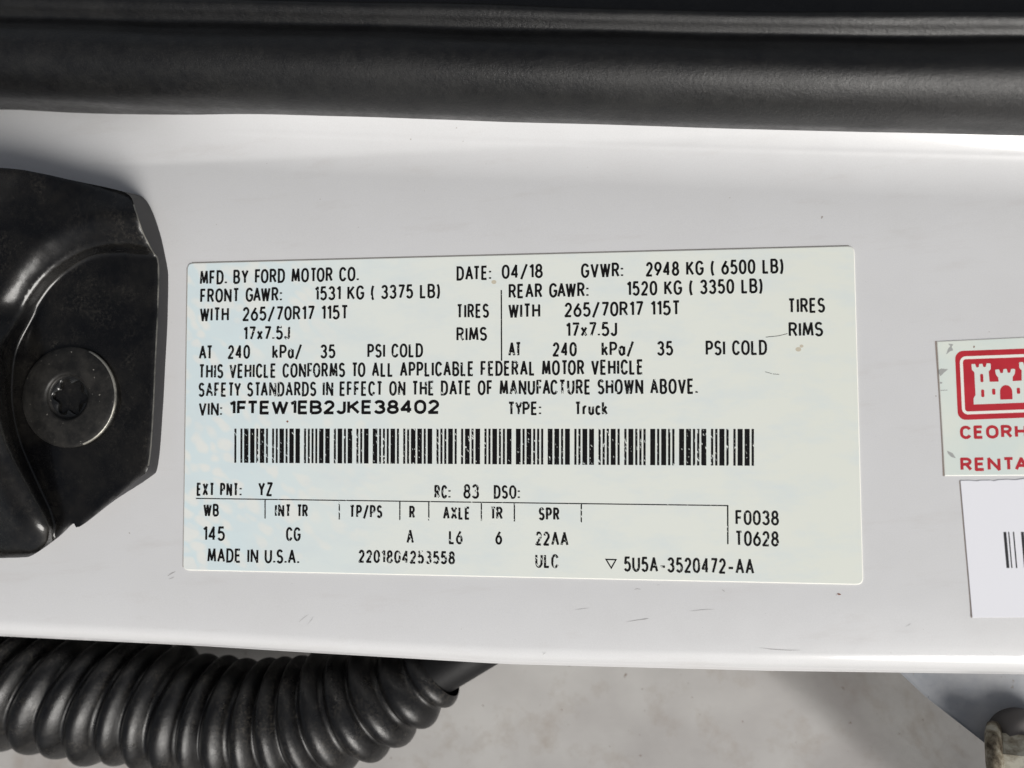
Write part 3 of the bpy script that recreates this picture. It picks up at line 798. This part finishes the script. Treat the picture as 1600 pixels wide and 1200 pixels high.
o = I.build('serial_number', m_ink, lab)
# triangle mark
I = Ink(zi); T = [P2(947, 873.8), P2(962.5, 874.2), P2(955.2, 887.2)]; I.stroke(T + [T[0]], 2.0 * 0.000119, .1); I.build('triangle_mark', m_ink, lab)
# rules
def rule(pts, wd, wear):
    I = Ink(zi); P = []
    for k in range(len(pts) - 1):
        for q in range(10): t = q / 10; P.append(P2(pts[k][0] + (pts[k + 1][0] - pts[k][0]) * t, pts[k][1] + (pts[k + 1][1] - pts[k][1]) * t))
    P.append(P2(*pts[-1])); I.stroke(P, wd * 0.000119, wear); I.build('ruled_line', m_ink, lab)
rule([(783.6, 453.5), (784, 564)], 2.2, .25)
rule([(307, 778.6), (700, 784), (1137.6, 789.8)], 1.7, .28); rule([(1136.8, 789.6), (1137, 850)], 2.2, .36)
for (x_, y0, y1, we) in ((415, 780.8, 810, .3), (530.8, 782.6, 811.5, .5), (625.3, 783.8, 812.5, .5), (670.5, 784.4, 813, .5), (752.5, 785.5, 814, .5), (804, 786, 814.5, .5), (908.4, 787, 816, .52)):
    rule([(x_, y0), (x_, y1)], 2.1, we)
rule([(1230, 521.5), (1216, 525), (1196, 527)], 0.9, .35)
rule([(1195, 581), (1208, 584.5), (1217, 585)], 0.7, .45)
# barcode: wide and narrow bars
C39 = {'0': 'nnnwwnwnn', '1': 'wnnwnnnnw', '2': 'nnwwnnnnw', '3': 'wnwwnnnnn', '4': 'nnnwwnnnw', '8': 'wnnwnnwnn', 'B': 'nnwnnwnnw', 'E': 'wnnnwwnnn', 'F': 'nnwnwwnnn',
       'J': 'nnnnwwwnn', 'K': 'wnnnnnnww', 'T': 'nnnnwnwwn', 'W': 'wwwnnnnnn', '*': 'nwnnwnwnn'}
def barcode(text, x0, x1, yt0, yt1, hb_, wear, ratio=2.3):
    els = []
    for ci, ch in enumerate(text):
        for k, e in enumerate(C39[ch]): els.append((ratio if e == 'w' else 1.0, k % 2 == 0))
        if ci < len(text) - 1: els.append((1.0, False))
    tot = sum(e[0] for e in els); I = Ink(zi)
    a0, a1 = P2(x0, yt0), P2(x1, yt1); b0, b1 = P2(x0 - 0.2, yt0 + hb_[0]), P2(x1, yt1 + hb_[1])
    p = 0
    for wdt, bar in els:
        if bar:
            gap_ = 0.06
            s, e = (p - gap_) / tot, (p + wdt + gap_) / tot
            for k in range(1): I.poly([a0.lerp(a1, s), b0.lerp(b1, s), b0.lerp(b1, e), a0.lerp(a1, e)], wear + random.uniform(-.08, .1) + (0.06 if wdt == 1 else -.05))
        p += wdt
    return I
I = barcode('*1FTEW1EB2JKE38402*', 367.3, 1177.6, 669.6, 670.2, (53.4, 57.5), .34)
I.build('barcode', m_ink, lab)
# faint flecks
I = Ink(zi)
for (a, b, c) in ((449, 658.5, 3.0),): I.stroke([P2(a, b + 1.2), P2(a + 1.6, b - 1)], c * .000119, 0)
I.build('rust_fleck', m_rust, lab)
m_stain = mat('tan_stain', (0.55, 0.50, 0.40), 0.7, 0.2)
I = Ink(zi)
for (cx_, cy_, rr) in ((1247, 546, 4.5), (1252, 541, 3), (772, 441, 4)):
    I = Ink(zi); I.poly([P2(cx_ + rr * (1 + .4 * noise.noise(Vector((k, cx_, 0)))) * math.cos(k * .63), cy_ + rr * 0.8 * math.sin(k * .63)) for k in range(10)][::-1], 0.25); I.build('stain', m_stain, lab)


# ------------------------------------------------------------------ sticker with the red castle emblem
cs = empty('emblem_sticker')
tag(cs, 'pale green sticker with a white castle on a red rounded badge and red lettering', 'sticker')
ZE = 0.00014
sheet('sticker_sheet', [P2(1475.4, 743.8), P2(1693, 742.5), P2(1684, 523), P2(1463.3, 533.3)], 0.00002, ZE, m_foil, cs, inset=0.00022)
# thin brown line along the left edge
strip('edge_line', [(1462.2, 533), (1464.8, 570), (1467.6, 610), (1470.6, 660), (1472.8, 700), (1474.6, 744)], 2.6, 0.00003, m_brownedge, cs)
def loc(x_, y_):            # emblem's own axes -> plane (units: 1/8.571 photograph pixel)
    X = 960 + x_ - 0.045 * y_; Y = 893 - y_ - 0.037 * x_
    return P2(1460 + X / 8.571, 520 + Y / 8.571)
def rrect(x0, y0, x1, y1, r, n=8):
    pts = []
    for (cx_, cy_, a0) in ((x1 - r, y1 - r, 0), (x0 + r, y1 - r, 90), (x0 + r, y0 + r, 180), (x1 - r, y0 + r, 270)):
        pts += arc(cx_, cy_, r, r, a0, a0 + 90, n)
    return pts
I = Ink(ZE + 0.000008); I.poly([loc(*p) for p in rrect(-660, -253, 660, 671, 110)]); badge = I.build('badge', m_red, cs)
I = Ink(ZE + 0.000020); q = rrect(-580, -162, 580, 577, 62); I.stroke([loc(*p) for p in q + [q[0]]], 38 / 8.571 * .000113, 0); I.build('badge_border', m_rim, badge)
half = []
for (X, Y) in [(522, 960), (520, 880), (528, 862), (546, 835), (532, 545), (524, 522), (500, 500), (490, 428), (496, 420), (540, 420), (547, 440), (556, 463), (570, 468), (590, 458), (594, 424), (600, 418), (636, 418), (642, 426), (648, 455), (665, 463), (684, 455),
               (692, 418), (698, 411), (738, 411), (748, 420), (750, 480), (742, 498), (722, 518), (734, 657), (856, 655), (850, 600), (822, 565), (808, 510), (812, 496), (856, 491), (866, 500), (874, 533), (890, 543), (912, 536), (920, 493), (926, 487), (960, 486)]:
    yl = 893 - Y - 0.037 * (X - 960); half.append((X - 960 + 0.045 * yl, yl))
half[-1] = (0, half[-1][1])
full = half + [(-a, b) for a, b in half[-2::-1]]
I = Ink(ZE + 0.000020); I.poly([loc(*p) for p in full][::-1]); castle = I.build('castle_emblem', m_foil, badge)
I = Ink(ZE + 0.000032)
for (x0, y0, x1, y1) in ((610, 552, 650, 662), (622, 760, 663, 862), (768, 750, 812, 830)):
    yl0, yl1 = 893 - y1 - .037 * (x0 - 930), 893 - y0 - .037 * (x0 - 930); xc = (x0 + x1) / 2 - 960 + .045 * (yl0 + yl1) / 2; hw = (x1 - x0) / 2
    for sg in (1, -1): I.poly([loc(*p) for p in rrect(sg * xc - hw, yl0, sg * xc + hw, yl1, 15, 4)])
I.poly([loc(*p) for p in [(-82, 0), (82, 0), (82, 100)] + arc(0, 100, 82, 92, 0, 180, 14) + [(-82, 100)]])
I.build('castle_opening', m_red, castle)
ze = ZE + 0.000008
I = Ink(ze); write(I, 'CEORH', 1500, 1604.5, 686.3, 21, -0.018, 4.6, 0, 3.4); I.build('text_line', m_red, cs)
I = Ink(ze); write(I, 'RENTA', 1500.5, 1606.5, 736.2, 21.3, -0.008, 4.6, 0, 3.4); I.build('text_line', m_red, cs)
I = Ink(ze)
for tri in ([(1481, 537), (1489, 538), (1486.5, 542), (1489, 547.5), (1484, 549), (1478, 554), (1481, 545), (1484.5, 541)], [(1466.5, 578), (1470, 576), (1481, 577), (1475, 582), (1469, 588), (1466.8, 584)], [(1468.5, 597), (1472, 597), (1471, 600), (1468, 599)],
            [(1479, 704), (1488, 708), (1493, 716), (1486, 714), (1481, 709)], [(1469, 609.5), (1480, 609.2), (1480, 610.2), (1469, 610.6)]):
    I.poly([P2(*p) for p in tri][::-1])
I.build('scuff', m_scuff, cs)
I = Ink(ze + 0.00002); I.stroke([P2(1521.5, 540.5), P2(1521.2, 543.5)], 1.4 * .000119, 0); I.build('rust_fleck', m_rust, cs)

# ------------------------------------------------------------------ plain white barcode sticker
wsx = empty('barcode_sticker')
tag(wsx, 'plain white paper sticker with a few black bars, below the castle sticker', 'sticker')
top = [(1700, 740.5), (1660, 745.5), (1640, 745), (1604, 748), (1601, 747.2), (1585, 749.6), (1575, 748.8), (1560, 749.4), (1552, 751.2), (1548, 750), (1531, 750.2), (1526, 751.3), (1514, 750.2), (1500, 751)]
sheet('sticker_sheet', [P2(1518.7, 964.8), P2(1712, 964)] + [P2(*p) for p in top], 0.00002, 0.00013, m_white, wsx, rim=m_white, inset=0.00008)
strip('edge_line', [(1499.4, 751), (1504, 803), (1508.7, 857), (1513.5, 910), (1518, 965)], 1.5, 0.00003, m_brownedge, wsx)  # thin brown line down the left edge
I = Ink(0.00013 + .000008)
for (x0, wd) in ((1567.2, 4.6), (1574.6, 1.9), (1582.0, 2.1), (1594.6, 4.6), (1602.5, 2), (1609, 4.6), (1617, 2), (1623, 2)):
    I.poly([P2(x0, 831), P2(x0 + 5, 887.4), P2(x0 + 5 + wd, 887.4), P2(x0 + wd, 831)])
I.build('barcode', m_bar2, wsx)
